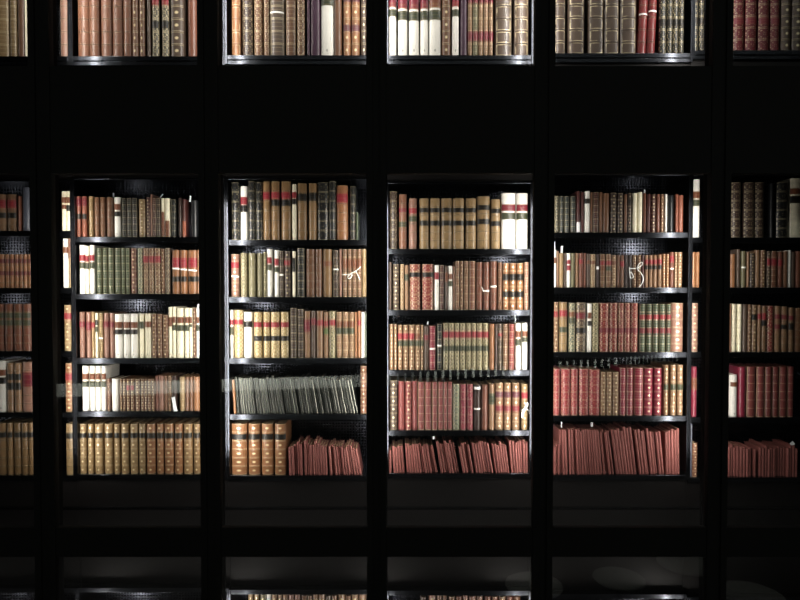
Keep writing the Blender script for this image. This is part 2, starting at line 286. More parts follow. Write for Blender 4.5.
# ---------------------------------------------------------------- data
# x0 x1 top colour.pattern labels(colour+top%-bottom%) flags (tNN = tape at NN%)
ROWS = {
('A',0): """-8 7 -20 T.l; 8 15.5 -20 T.l; 16.5 24 -20 BR.p; 24.5 26 -20 K.p""",
('A',1): """-4 4.7 194 BT.b r15-38 k50-65; 5.5 15 194 BT.b r15-38 k50-65; 17.5 20 196 RB.p; 20.8 28.5 187 BG.p""",
('A',2): """-3 4 254 OT.b p14-27 p50-63; 4.5 8.6 254 OT.b p14-27 p50-63; 9 13.1 254 OT.b p14-27 p50-63; 13.6 17.7 254 OT.b p14-27 p50-63; 18.1 22.2 254 OT.b p14-27 p50-63; 22.6 26.5 254 OT.b p14-27 p50-63; 27 30.5 254 OT.b p14-27 p50-63""",
('A',3): """-6 2.6 304 RB.b g18-30 g34-46; 3.1 11.6 304 RB.b g18-30 g34-46; 12.1 20.7 304 RB.b g18-30 g34-46; 21.2 29.8 304 RB.b g18-30 g34-46""",
('A',4): """-4 5 361 W.v n17-29 k32-45; 5.6 12.6 363 BT.b k22-35 k40-55; 13 20 363 BT.b k22-35 k40-55; 20.8 32.2 362 PT.b m20-50""",
('A',5): """-3 5.5 423 TB.b k18-28; 6.3 11.8 423 TB.b k18-28; 12.4 19.8 423 TB.b k18-28; 20.4 27 423 TB.b k18-28; 27.5 32.6 423 TB.b k18-28""",
('a',0): """59 67.5 -20 PT.b""",
('a',1): """61 65.5 191 K.p n15-30 n34-45; 65.9 70 191 K.p n15-30 k35-50""",
('a',2): """62 67.5 238.5 W.p n17-29; 67.9 71.2 238.5 T.p n0-40""",
('a',3): """63 71 305 T.d r17-31""",
('a',4): """64 72.5 363.5 OT.d r20-35""",
('a',5): """64.7 73.5 424 T.b k18-29""",
('B',0): """76.5 87.5 -20 CO.b; 88 98 -20 CO.b; 100 110.6 -20 CO.b; 111.5 121.5 -20 CO.b; 122.2 131 -20 CO.b; 131.6 137.6 -20 BR.d; 138.5 144 -20 BR.d; 146.8 149.8 -20 GB.p; 151 158 -20 GO.o r10-32 k52-62; 161 168 -20 GO.o r10-32 k52-62; 170 183 -20 GB.d; 187 196 -20 RB.p""",
('B',1): """75.6 80 196 OR.p m3-25 k43-56; 81 86 196 OR.p m3-25 k43-56; 88 92.6 196 T.b; 93.8 98.8 197 BR.b; 99.5 104.6 197 BR.b; 105.8 112 197 BR.b; 113.5 120 197 W.v n17-32 k36-48; 121 126 198 BK.l; 126.5 131 198 BK.l; 131.5 136.5 198 BK.l; 138 145 199 T.d; 146 149.6 197 DR.d; 150 151.9 194 PT.p; 152.2 155.4 198 DR.l; 155.8 159.8 198 DB.l; 161 164 198 K.p n35-100; 164.4 169 198 K.p n58-100; 170.5 175.2 199 BK.o; 178 181.2 198 DB.p; 182 185.6 199 DR.p o58-100; 190 197 200 BK.p""",
('B',2): """78.6 84.5 245 W.p r20-32 g35-48; 85 88.6 246 K.p r20-32 g35-48; 89 94 245 W.p r20-32 g35-48; 96 101.4 248 GR.l; 102 107 248 GR.l; 107.5 113 248 GR.l; 114 120.5 248 GR.l; 121 124.8 248 GR.l; 125.4 129.2 248 GR.l; 130 136 248 RB.d; 137 141.9 248 GG.o; 142.5 147.6 248 BR.o r17-32; 148.1 153 248 BR.o r17-32; 153.5 160 248 BR.o r17-32; 160.6 164 249 BR.d; 164.5 169 248 GB.o; 171 178.7 250 OT.p r17-40 k60-72 t42; 179.4 186.2 250 OT.p r17-40 k60-72 t44; 187 196.6 250 OT.p r17-40 k60-72 t46; 197 199.2 250 OT.p k60-72""",
('B',3): """78.6 84 312 PT.p m20-33; 85.4 90.6 312 PT.p m20-40; 91 94.6 312 T.p r22-34; 95 97.8 313 K.p k15-27 g30-42; 98.3 102.6 313 T.l t56; 103 108.6 313 PT.p m18-32; 109.2 113.6 313 PT.p m18-32; 114 122 314 W.v n18-32 k35-46; 122.6 129.6 314 W.v n18-32 k35-46; 130 137 314 W.v n18-32 k35-46; 139 143.2 314 K.v g17-33; 144 150.6 314 K.v n17-30; 151 156 314 BR.d; 156.6 161.6 314 BR.d; 162 167.6 315 BR.d; 168 171.6 307 K.v n20-38; 172 175.2 307 K.v n19-31 g35-46; 175.8 183 308 K.v n18-30 g34-46; 184 188.6 308 K.v n18-30 g34-46; 189 192 308 K.v n18-30 g32-38; 192.5 195.6 308 BR.d; 196 199 308 W.v n18-30 g34-46""",
('B',4): """81 88 366 W.v n17-30 g34-47; 89 94.6 366 W.v n17-30 g34-47; 95.1 100.2 366 W.v n17-30 g34-47; 100.8 105.6 366 W.v n17-30 g34-47; 106.6 109.6 379 RB.d; 110.8 118.2 379 W.v; 119.5 122.2 379 BR.d; 122.6 125.4 379 BR.d; 126 129.6 379 BR.d r20-35; 130 133.6 379 BR.d r20-35; 134.6 139.5 379 BR.d; 140.6 143.8 379 BR.d; 144.1 147 379 BR.d; 147.4 150.6 379 BR.d; 151 154.1 379 BR.d; 154.8 158 376 RB.p; 158.4 163 376 PT.p; 163.5 167 376 BR.p; 167.4 171 376 BR.l; 171.4 176 376 DB.p; 179 184 377 T.l; 184.4 188.6 377 BR.p; 189 192.6 377 BR.p; 193 199 377 OT.p""",
('B',5): """79 85.6 424 T.d k18-28; 87 92.6 424 T.d k18-28; 94 102 424 T.d k18-28; 103.6 112 424 T.d k18-28; 113.4 119 424 T.d k18-28; 120.5 128 424 T.d k18-28; 129.5 137 424 T.d k18-28; 138 144.6 424 T.d k18-28; 146 154.6 424 OT.d k18-29; 156 162.6 424 OT.d k18-29; 163.5 172.6 424 OT.d k18-29; 174 181.6 424 OT.d k18-29; 183 191.6 424 TB.d k18-28; 193 199.5 424 TB.d k18-28""",
('C',0): """231 240 -20 OT.g; 242 252 -20 DB.o; 253.6 262 -20 BR.o; 263.5 269 -20 BR.o; 269.6 283.8 -20 GB.l t42; 285.5 295.6 -20 BR.l; 296.8 304.5 -20 BR.o; 307 309.6 -20 PU.p; 310 320 -20 PU.p; 321 333 -20 W.v g22-33; 333.6 341.6 -20 BR.p; 343 350.4 -20 OT.d b22-28 b58-67; 351.2 359.6 -20 OT.d b22-28 b58-67; 361 366.4 -20 GB.d""",
('C',1): """231 238.6 182 BK.o; 240 247 186 W.v r20-34 k35-48; 247.6 254.6 181 BK.o; 255 262.2 182 BK.o; 262.7 270.2 181 TB.b r18-31; 271 279.3 181 TB.b r18-30 k31-42; 281 290.6 181 TB.b r18-30 k31-42; 292 296.2 184 K.p r14-25 k26-36; 297 306.6 183 TB.b k18-31; 308.6 316.2 183 TB.b k17-31; 317 328.2 182 BK.o; 328.7 335.6 181 BK.o; 336 347.6 185 OT.b r15-32; 350 355.7 186 BK.o; 356.2 358.2 212 GR.p""",
('C',2): """230.6 238.6 254 PT.d r18-33 t52; 240 246.6 253 OL.o; 248 255.6 253 OL.b; 256.8 262.6 253 OL.b; 263.4 266.4 252 OL.l; 267 271.6 249 W.p r17-30 g32-44; 274.4 278.6 250 W.p r18-33 g36-47; 279 283.4 251 DB.l t52; 284 290.2 251 DB.d r20-31; 292.4 295.2 251 K.p k15-45; 296.6 304.2 248 BK.l; 306 314.6 249 BR.b; 315 321.8 249 BR.b; 323 331.6 249 TB.p n25-36; 332.5 338.6 250 DB.o t41; 339.3 341.6 249 PT.p; 342.3 347 249 BR.l n20-40; 347.6 351.5 249 BR.l n20-40; 352 356.6 249 BR.l n20-40; 357.1 361.6 249 BR.l n20-40; 362.1 366.2 249 T.g""",
('C',3): """230.2 233.2 310 W.p r20-31 g35-52; 233.6 242.6 310 YT.o r20-30; 243.4 252 312 W.v k20-33; 253.4 261.7 312 YT.o r22-33 k52-63; 263 269.7 312 YT.o r22-33 k52-63; 270.5 279.2 312 YT.o r22-33 k52-63; 280.4 288.7 312 YT.o r22-33 k52-63; 290 296.6 308 DB.l; 297 303.7 309 DB.l; 304.1 310.6 311 BT.p m18-45; 311.1 315.5 311 GB.p m15-30; 316 323 311 BT.p r19-31; 323.5 328 312 BT.p r19-31 e35-48; 328.5 335.2 311 OL.o r19-31; 336 341.6 312 BT.l n20-33 g34-48; 342.1 348.3 312 BT.l n20-33 g34-48; 348.8 354.1 312 BT.l n20-33 g34-48; 354.5 357.1 312 OT.p; 357.5 360.8 311 OT.p r20-30; 361.1 364.5 312 W.p; 364.8 366.8 313 GG.p""",
('C',4): """360.2 366.4 366 CO.d""",
('C',5): """231 246.4 424 OT.d k20-31; 248 259.6 424 OT.d k20-31; 261.2 273 424 OT.d k20-31; 274.5 285.6 424 OT.d k20-31""",
('D',0): """387.8 396.5 -20 W.v m8-35 g38-47; 398 407.6 -20 W.v m8-37 g40-52; 409 419.2 -20 W.v m8-38 g41-53; 420.5 428.6 -20 W.v m8-37 g40-52; 429.5 441 -20 W.v n8-36 g39-52; 442 450.7 -20 BR.d; 452.3 459.2 -20 W.v r8-34 g38-47; 460.4 467.6 -20 PU.p; 468 472.3 -20 BT.l m15-30 m67-80; 472.8 478 -20 OL.l m15-30 m67-80; 478.4 483.4 -20 BT.l m15-30 m67-80; 483.8 488.3 -20 BT.l m15-30 m67-80; 488.7 493.2 -20 BT.l m15-30 m67-80; 495.4 512.2 -20 GB.g; 514.5 529 -20 GB.g""",
('D',1): """389.6 397.2 191 DB.o; 399 406.7 194 CO.b m25-33 g50-60; 409 417 198 PT.b r19-30 g35-46; 419.8 429 198 T.b k19-28 k44-54; 430.3 440.2 198 T.b k19-28 k44-54; 441.4 452 198 T.b k19-28 k44-54; 453 464.3 198 T.b k19-28 k44-54; 466 476.4 198 T.b k19-28 k44-54; 477.6 490 196 T.b k17-26 k43-53; 491.2 500.6 199 T.b k19-28 k44-54; 501.8 515.8 193 W.v m20-32 g35-47; 516.8 528.2 193 W.v m20-32 g35-47""",
('D',2): """389 391.6 262 GB.p; 392.8 399.2 264 GB.d; 400.4 404.2 264 BT.o; 404.8 408.6 265 BT.p g20-35; 409.8 420.6 264 RP.o k18-28; 422.4 433.6 264 RE.o k18-28; 434.8 439 265 W.p r16-32; 439.6 444.6 265 DR.l; 445.1 448 266 GB.p n15-35; 448.5 452.6 266 W.p n18-30 g34-46; 452.9 455 266 BR.p; 455.5 459.6 261 BR.l; 460.1 463.4 261 BR.d; 463.9 468.6 261 BR.l; 469.1 475.6 261 RB.l; 476.4 482.6 262 RB.b; 483.4 489.7 262 RB.b t60; 490.4 497.1 261 RB.b t52; 498 502.5 262 BR.b; 502.9 509 263 OT.d k23-37 k60-73; 509.4 516.6 263 OT.d k23-37 k60-73; 517 524 263 OT.d k23-37 k60-73; 524.6 529 262 PT.l""",
('D',3): """389.5 393.6 324 BT.d; 394.1 397.1 324 BT.d; 398 402.6 325 BT.d r18-32 g34-47; 403.2 408.7 325 BT.d r18-32 g34-47; 409.2 415 325 BT.d r18-32 g34-47; 415.5 420.6 325 BT.d n18-32 g34-47; 421 423.7 325 BT.d g34-47; 424.3 428.7 326 GB.p m20-32; 429.3 436 326 CR.l t52; 437.4 442 324 BK.l t47; 443.1 448.9 323 OL.o r18-31 g48-60; 449.3 454.4 323 OL.o r18-31 g48-60; 454.8 459.7 323 OL.o r18-31 g48-60; 460.1 465.6 323 OL.o r18-31 g48-60; 466 471.2 323 OL.o r18-31 g48-60; 471.6 476.4 323 OL.o r18-31 g48-60; 476.8 482.6 323 OL.o r18-31 g48-60; 483 488.5 323 OL.o r18-31 g48-60; 489.4 494.8 324 OT.p; 495.4 497.7 324 GB.p; 498.1 502.2 324 DB.o r20-26; 502.8 508.2 324 BR.l; 509 514.8 324 RE.l; 515.8 521.2 323 W.v n17-30 g34-48; 522.4 527.8 323 W.v n17-29 g30-40""",
('D',4): """389.6 397.6 380.5 GB.d; 398.4 404.9 381.5 DU.p; 405.4 412 381.5 DU.d; 412.4 417.6 381 DU.p; 418 424.8 382 DU.f; 425.2 431.9 382 DU.f; 432.3 437.6 382 DU.f; 438.3 443.5 382 DU.f; 443.8 447.2 382 DU.f; 447.5 452.4 382 DU.f; 453 460 384 GG.o; 460.4 466.2 384 CR.o; 466.7 473.3 384 CR.o; 474 480.8 385 DB.p w4-10 t53; 481.6 488 385 RB.p; 488.9 494.8 384 BT.p g20-45; 495.4 503.6 383 BT.d b18-31 m48-60; 504.3 511.3 383 BT.d b18-31 m48-60; 512.4 520 383 BT.d b18-31 m48-60; 521.8 528.2 384 T.d r18-32""",
('E',0): """555 566 -20 GB.g; 569 585 -20 GB.g; 589.5 604.2 -20 GB.g; 605.6 619.8 -20 GB.g; 621.4 637.2 -20 GB.g; 638.4 646.8 -20 RE.b t46 lean2; 647.4 655.8 -20 RE.b t42 lean2; 660 667.4 -20 CK.o k52-62; 667.9 673.4 -20 CK.o k52-62; 673.9 679.3 -20 CK.o k52-62; 679.9 685 -20 CK.o k52-62""",
('e',0): """693.8 699 -20 CK.o k52-62; 700.2 705 -20 CK.o k52-62""",
('E',1): """555 559.2 196 TE.o; 560 564.2 196 TE.l; 565 569.8 196 TE.l; 571 576.5 196 TE.l; 577 580.6 191 DR.p w75-100; 581.4 584.7 192 DR.p; 585 590.5 191 W.p k18-30; 590.9 593 192 BR.p; 593.4 599.6 192 DR.l; 600 603 192 BR.p; 603.5 610 193 BR.p; 611 617.3 192.5 DB.d; 618 624 193 DB.d; 624.6 627.7 194 BR.p; 628.1 632.2 193 DB.d k15-27; 633 637.6 193 K.p; 638 643 192 K.p; 644 646.4 193 RB.p; 647 651 194 DR.p; 651.5 656.6 194 DR.d; 657 660.6 194 RB.p; 661 664.8 194 BR.d; 665.4 667.6 194 W.p; 669 675.2 195 BK.p; 676 678.6 194 OR.p; 679 684 195 OR.p""",
('e',1): """693.5 701 179 W.v n21-33 g35-46""",
('E',2): """554.3 556.6 250 W.p n20-35; 556.9 559 251 BT.p; 559.5 564.2 253 T.p; 564.6 566.7 253 GB.p; 567.1 571 253 W.p r20-32 r36-50; 571.4 575.2 253 OL.p; 576 579 253 BT.p; 579.4 583.6 253 RB.p r18-32; 584 586.6 253 RB.p; 587 590.6 253.5 GB.p n20-30; 591 596.1 254 BT.o n20-30; 596.5 599.2 254 DB.p w37-46; 600 606 254 BR.l r20-33 n36-50; 606.5 611.7 254 BR.l r20-33 g36-50; 612 617 255 BT.d n18-30; 617.6 620.2 255 BR.p; 620.8 624.6 255 BR.p r18-36; 625 628.6 255 DB.p; 629 632.2 255 DB.p; 633 636.7 255 BR.d; 637.6 641.5 255 BR.d; 642 644.7 255 DR.p; 645.1 648.8 255 BT.p r14-28 k32-44; 649.4 653 255 BT.p r14-28 k32-44; 653.5 657.6 255 BT.p r14-28 k32-44; 658.3 662.3 254.5 BT.p r14-28 k32-44; 663 666.1 254 OT.d; 666.8 669.6 254 OT.d; 670.2 674.6 252 RB.p r10-30 t47; 675 677.6 252 BT.d; 678.2 683.3 252 BT.d""",
('e',2): """692 696 252 OT.p; 696.3 700.2 252 OT.p""",
('E',3): """554.2 558.8 302 BT.d r18-30; 560 568 302 T.b r16-29 g50-61; 569.5 576 303 GG.o n18-28 g30-42; 577 586.6 302.5 GB.o m20-33 k51-62; 588 592.2 303.5 W.p n19-31 k36-46; 593 599.3 303 OL.o; 600.3 609.6 303 RE.o m50-61; 610.3 618.5 303 RE.o m50-61; 619.1 624.5 303 RE.o m50-61; 625 630.8 303 RE.o m50-61; 631.4 638.7 303 RE.o m50-61; 640 645.8 304 GN.l r22-32 m50-61; 646.4 653 304 GN.l r22-32 m50-61; 653.6 659.5 304 GN.l r22-32 m50-61; 660 666.3 304 GN.l r22-32 m50-61; 667 671.6 304 GN.l r22-32 m50-61; 672.1 684 303 PT.d""",
('e',3): """691 699.2 303 PT.d""",
('E',4): """554.2 560.6 369 RO.o; 562 571 369 RO.o; 571.5 578.7 369 RO.o; 579.8 589.6 369 RO.o; 590.2 600.8 369.5 RO.o; 601.3 606.5 372 BT.d; 607 612.6 372 BT.d; 613 619.4 372 BT.d; 620.4 626.6 368 CR.l; 627 634 368 CR.l; 634.5 644.4 368 CR.l; 645 653.8 368 CR.d; 654.8 662.6 368 CR.d; 664.3 669.3 365 BT.d g38-50; 671.3 677.2 365 BT.d g38-50; 678.2 684.1 365 BT.d g38-50""",
('e',4): """692.4 698 367 CR.p n22-45""",
('e',5): """690.3 692.6 424 BG.p; 693 698 443 CO.d""",
('F',0): """735 745.5 -20 CD.o m52-62; 747 758 -20 CD.o m52-62; 760 770.7 -20 CD.o m52-62; 772 781.2 -20 CD.o m52-62; 782.6 792 -20 GB.d; 793 804 -20 GB.d""",
('F',1): """733 742.5 182 DB.o; 745.4 756 182 DB.o; 756.6 765.6 182 DB.o; 771 774.5 183 BK.p; 778 789.7 182 BK.o; 791 804 178 K.p n17-27 k30-42""",
('F',2): """730.6 736.7 254 OT.p; 737.5 741.3 249 GB.p; 742 746.7 251 OL.p t45; 747.4 749.8 252 BT.p; 750.4 755.6 253 DB.d; 756.2 760.8 250 BT.p; 761.1 766.7 250 BR.d; 767.5 771.2 251 GB.d r20-40; 771.6 778.6 251 RB.l r20-40; 779 783.4 252 RB.p r20-40; 784 788.8 251 BR.p; 789.1 791.5 250 W.p; 792.1 796 252 GB.p; 796.4 802 251 RB.p""",
('F',3): """730.4 732 304 BR.p; 732.4 737.2 304 K.o; 738.3 742.4 304 K.o; 743.3 748 304.5 GB.p; 748.4 752.1 304.5 BR.d; 752.5 758 305 BT.d k20-32; 758.4 762 305 BT.p r18-30; 762.5 767.6 306 BT.b r15-30 k31-43; 768 775.2 306 RE.o; 775.8 781.6 306 BT.p m18-28 m40-50; 782.3 788.7 306.5 BT.b m18-28 k40-50; 789.4 794.6 307.5 BT.b m18-28 k35-50; 795.4 803 308 BR.b""",
('F',4): """731.5 738.7 375 W.v n17-28; 739.5 746.8 367 CR.p; 748 756.5 367 DU.f; 757.7 765.5 367 DU.f; 766 772.7 367 DU.f; 773.4 779.8 367 DU.f; 780.4 788 367 DU.f; 788.7 795 367 DU.f""",
('C',6): """248 253 594 T.d; 254 259 594 T.d; 260 266 595 OL.d; 266.5 271 594 W.p; 271.5 277 595 BT.d; 278 282 595 BT.d; 282.5 288 595 BT.p; 288.5 294 595 PT.p; 294.5 300 595 PT.p; 301 307 596 BR.p; 307.5 312 596 BR.p; 312.5 318 595 BT.p; 318.5 325 595 BT.p; 325.5 331 596 GB.p; 331.5 337 596 BR.p; 338 345 595 BT.d; 345.5 351 596 BR.p; 351.5 358 595 BT.d; 358.5 366 595 BT.p""",
('D',6): """421 426 597 GB.p; 429 436 595 PT.d; 437 442 596 BR.p; 443 447 596 BR.p; 449 455 597 BR.d; 456 462 597 RB.p; 463 468 596 PT.p; 469 476 597 PT.p; 477 483 597 PT.d; 485 491 597 RB.p; 492 498 597 RB.d; 499 506 597 BR.d; 507 513 597 RB.p; 514 521 597 BR.p""",
}
# slim pamphlets: (bay,row): colour, segments (x at foot, x end at foot, top y start, top y end, lean px start, lean px end, pitch)
PAM = {
('C',4): ('PD',[(237,262,378,378,-2,-4.5,2.8),(262,358,378,380,-4.5,-6.8,2.8)]),
('C',5): ('PR',[(289,303,446,444,-.5,-1,2.7),(304.5,328,443,445,-.6,-1.2,2.7),(330,362,446,449,-1.8,-4.8,2.6)]),
('D',5): ('PR',[(389,392.2,451,451,-.3,-.3,2.8),(393.5,405,446,446,-1.4,-2,2.6),(407,438,444,445,-2,-5,2.6),(441,460,444,443,-4.5,-5.5,2.6),(463,474,446,445,-4.5,-4.5,2.6),(476,494,442,443,-4.8,-5.3,2.6),(495.5,510,444,444,-4,-3.8,2.6),(511.5,528.5,440,443,-3,-.5,2.6)]),
('E',5): ('PR',[(554.5,560.6,445,445,0,-.2,2.2),(561,568.5,430,430,-1,-2,2.6),(570,603,429,430,-1.4,-4.2,2.6),(604,615,431,431,-4,-6,2.6),(617,637,430,429,-6,-5.5,2.7),(639.5,665,428,434,-6,-4,2.7),(666,680.5,432,428,-1.2,-1.0,2.7)]),
('F',5): ('PR',[(728.8,752.5,447,448,0,-.2,2.8),(754.5,757,448,448,0,0,2.4),(760,798,448,448,0,0,2.8)]),
}


BOT = {'A':[57,231,288,351,412,475],'B':[57,237,294,358,411,474],'C':[56,240,297,358,414,475,645],
       'D':[56,249,310,370,430,473,645],'E':[54,232.5,287.5,352,415.5,474.5],'F':[51,237.5,287.5,352,417,477]}
BOT['a'] = BOT['A']; BOT['e'] = [51,237.5,287.5,352,417,477]
BAYN = {'A':'first bay','B':'second bay','C':'third bay','D':'fourth bay','E':'fifth bay','F':'sixth bay','a':'slot beside first post','e':'slot beside last post'}
ROWN = ['top row','second row','third row','fourth row','fifth row','sixth row','lowest row']
ORD = ['','first','second','third','fourth','fifth','sixth','seventh','eighth','ninth','tenth','eleventh','twelfth','thirteenth','fourteenth','fifteenth','sixteenth','seventeenth','eighteenth','nineteenth']
TENS = {2:('twenty','twentieth'),3:('thirty','thirtieth'),4:('forty','fortieth'),5:('fifty','fiftieth'),6:('sixty','sixtieth')}
CARD = ['','one','two','three','four','five','six','seven','eight','nine','ten','eleven','twelve','thirteen','fourteen','fifteen','sixteen','seventeen','eighteen','nineteen']
def ordi(n):
    if n < 20: return ORD[n]
    t, u = divmod(n, 10); return TENS[t][1] if u == 0 else TENS[t][0]+'-'+ORD[u]
def card(n):
    if n < 20: return CARD[n]
    t, u = divmod(n, 10); return TENS[t][0] if u == 0 else TENS[t][0]+'-'+CARD[u]

books = []
for (bay, row), txt in ROWS.items():
    lst = []
    for it in txt.split(';'):
        tk = it.split(); x0, x1, top = map(float, tk[:3]); ck, pat = tk[3].split('.')
        bk = dict(bay=bay,row=row,x0=x0,x1=x1,top=top,ck=ck,pat=pat,labs=[],tape=None,lean=0,bot=BOT[bay][row])
        for q in tk[4:]:
            if q.startswith('lean'): bk['lean'] = float(q[4:])
            elif q[0] == 't': bk['tape'] = float(q[1:])/100
            else: a, b = q[1:].split('-'); bk['labs'].append((q[0], float(a)/100, float(b)/100))
        ws = (['thin'] if x1-x0 < 3.4 else []) + (['taped'] if bk['tape'] else []) + ([PATW[pat]] if PATW[pat] else []) + [COL[ck][1]]
        L = [LAB[l[0]][1] for l in bk['labs'] if l[0] not in 'wo']
        tail = ''
        if len(L) == 1: tail = ' with %s label' % L[0]
        elif len(L) == 2: tail = ' with two %s labels' % L[0] if L[0] == L[1] else ' with %s and %s labels' % tuple(L)
        if any(l[0] == 'w' for l in bk['labs']): tail += ' with white slip'
        if any(l[0] == 'o' for l in bk['labs']): tail += ' with orange patch'
        bk['d'] = (ws, tail); lst.append(bk)
    cnt = {}
    for b in lst: cnt.setdefault(str(b['d']), []).append(b)
    for b in lst:
        same = cnt[str(b['d'])]; ws, tail = b['d']; loc = ', %s, %s' % (ROWN[row], BAYN[bay])
        if len(same) == 1: s = ' '.join(ws)+' book'+tail+loc
        else:
            i = same.index(b)+1
            s = ordi(i)+' from left of '+card(len(same))+' '+' '.join(ws)+' books'+tail+loc
            if len(s.split()) > 16: s = s.replace(' from left', '')
            if len(s.split()) > 16: s = s.replace(' labels', '').replace(' label','')
        assert len(s.split()) <= 16, s
        b['label'] = s
        y0 = max(0, b['top']); y1 = min(600, b['bot'])
        b['area'] = (min(b['x1'],800)-max(0,b['x0']))*(y1-y0)
    books += lst
def book_geos(b):
    """all parts in local space: origin at the foot, left front corner"""
    w = b['W']-.0011; h = b['H']
    d = min(.215, max(.14, h*.68)); big = (b['x1']-b['x0']) >= 4.2
    out = [('cover', cover_geo(w, h, d, leather(b['ck'], b['pat']), b['pat'] in 'bdg' and big))]
    out.append(('page_block', pages_geo(w, h, d)))
    for k, a, e in b['labs']:
        nm = 'paper_slip' if k == 'w' else 'spine_label'
        out.append((nm, patch_geo(w, h*(1-e), h*(1-a), labmat(k))))
    if b['tape']:
        c = h*(1-b['tape']); out.append(('linen_tape', patch_geo(w, c-.004, c+.004, WHITE, .0032, 0, 1, random.uniform(-.004,.002))))
    return out
UN = {'A':(-70,72.4),'B':(77,225.2),'C':(229.4,384.4),'D':(388.5,529.6),'E':(533.9,686.6),'F':(690.9,845)}
EDG = {'A':(-73,74.6),'B':(74.7,227.2),'C':(227.3,386.4),'D':(386.5,531.7),'E':(531.8,688.7),'F':(688.8,849)}
for b in books+[]:
    u = {'a':'A','e':'F'}.get(b['bay'], b['bay']); py = (max(b['top'], 0)+b['bot'])/2
    a0 = max(X(b['x0'], 0, py), X(UN[u][0])+.0004); a1 = min(X(b['x1'], 0, py), X(UN[u][1])-.0004)
    b['X'] = a0; b['W'] = a1-a0; b['H'] = Z(b['top'])-Z(b['bot'])-.001
books.sort(key=lambda b: -b['area'])
rest = Geo()
for n, b in enumerate(books):
    x = b['X']; z = Z(b['bot'])+.0004; y = random.uniform(0, .004)
    ang = math.atan2(b['lean'], b['bot']-max(b['top'],0)) if b['lean'] else 0
    if ang > 0: z += b['W']*math.sin(ang)
    if n < 300:
        e = empty('book', (x+.0003, y, z), ang)
        tag(e, b['label'], 'book', 'books on the %s of the %s' % (ROWN[b['row']], BAYN[b['bay']]))
        for nm, g in book_geos(b):
            o = g.build(nm, e)
            if nm == 'linen_tape': o['label'] = 'white linen tape tied round the spine'
            if nm == 'paper_slip': o['label'] = 'white paper slip'
    else:
        for nm, g in book_geos(b): rest.merge(g.shift(x+.0003, y, z, ang))
o = rest.build('book'); tag(o, 'remaining narrower and partly hidden old leather books filling gaps along the shelves', 'books', None, 'stuff')

# pamphlets
for (bay, row), (ck, segs) in PAM.items():
    lst = []; bot = BOT[bay][row]
    for x0, x1, t0, t1, l0, l1, pitch in segs:
        n = max(1, round((x1-x0)/pitch)); p = (x1-x0)/n
        for i in range(n):
            t = (i+.5)/n
            tp = t0+(t1-t0)*t; ln = l0+(l1-l0)*t; tj = tp+random.choice([-2.4,-1,0,0,0,.5,1,1.5]); lst.append((x0+p*i, p*.93, tj, ln*(bot-tj)/(bot-tp)))
    word = 'slim dark grey' if ck == 'PD' else 'slim dusty red'
    for i, (x, wp, top, ln) in enumerate(lst):
        ang = math.atan2(ln, bot-top); nx = lst[i+1] if i+1 < len(lst) else (x+9,0,top,ln); w = min(wp, nx[0]-x+min(0, nx[3]/(bot-nx[2])-ln/(bot-top))*(bot-top)-.12)*U*math.cos(ang)-.0006; h = (bot-top)*U/math.cos(ang); d = random.uniform(.135,.150)
        if nx[3]-ln < -.5 or nx[3]-ln > .5: w *= .9
        e = empty('pamphlet', (X(x, 0, bot), random.choice([0,.001,.002,.004,.008,.014]), Z(bot)+.0004), ang)
        tag(e, '%s from left of %s %s pamphlets, %s, %s' % (ordi(i+1), card(len(lst)), word, ROWN[row], BAYN[bay]), 'pamphlet', '%s pamphlets on the %s of the %s' % (word, ROWN[row], BAYN[bay]))
        g = cover_geo(w, h, d, leather(ck, 'm'), False); g.build('cover', e)
        pages_geo(w, h, d).build('page_block', e)
# one thin orange book leaning at the left end of the dark pamphlets
b = dict(x0=231.6,x1=234.4,bot=414,top=380,ck='OT',pat='p',labs=[],tape=None,W=.0135,H=Z(380)-Z(414)-.002)
e = empty('book', (X(233.0), 0, Z(414)+.0004), math.atan2(-1.8, 34)); tag(e, 'thin orange-tan book leaning left of the dark pamphlets, fifth row, third bay', 'book', 'books on the fifth row of the third bay')
for nm, g in book_geos(b): g.build(nm, e)

# ---------------------------------------------------------------- paper slips and tied tape bows
def slip(px, py, wpx, hpx, Y, ang, label, col=SLIP):
    g = Geo(); w = wpx*U; h = hpx*U; g.box(-w/2, w/2, -.0004, .0004, 0, h, col)
    o = g.build('paper_slip', None, (X(px), Y, Z(py))); o.rotation_euler = (0, ang, 0)
    tag(o, label, 'paper slip', 'white paper slips among the books')
slip(175.4, 412.6, 3.6, 16, -.006, -.17, 'white paper tag hanging before dark brown book, fifth row, second bay')
slip(196, 309, 1.8, 5, .02, .35, 'folded white slip above last cream book, fourth row, second bay')
slip(555, 250.2, 1.6, 9, .02, 0, 'tall white slip at left end, third row, fifth bay')
slip(562.4, 252.8, 2.2, 7, .02, .05, 'short white slip above tan book, third row, fifth bay')
slip(645, 193, 1.6, 4, .02, 0, 'white slip standing above brown books, second row, fifth bay')
slip(159.5, 197, 1.2, 4.5, .02, .7, 'tilted white slip above middle books, second row, second bay')
slip(191, 202, 1.5, 6, -.004, .1, 'white slip on black book at right end, second row, second bay')
slip(112.8, 196.5, 1.4, 4, .02, 0, 'small white slip above white book, second row, second bay')
slip(433.8, 439, 2, 3, -.005, 0, 'tiny white slip below shelf edge, sixth row, fourth bay')
slip(516, 323, .8, 8, .02, 0, 'thin white slip above white books, fourth row, fourth bay')
slip(427.5, 325, 1.6, 3.5, .02, .2, 'small white slip above purple-labelled book, fourth row, fourth bay')
slip(573.8, 429, 1.6, 7, .03, 0, 'white slip above red pamphlets near left end, sixth row, fifth bay') if False else None
slip(563.8, 429, 1.4, 6, .03, 0, 'white slip above red pamphlets at left end, sixth row, fifth bay')
slip(594.5, 428, 2.4, 4.5, .03, .1, 'white slip above red pamphlets at mid row, sixth row, fifth bay')
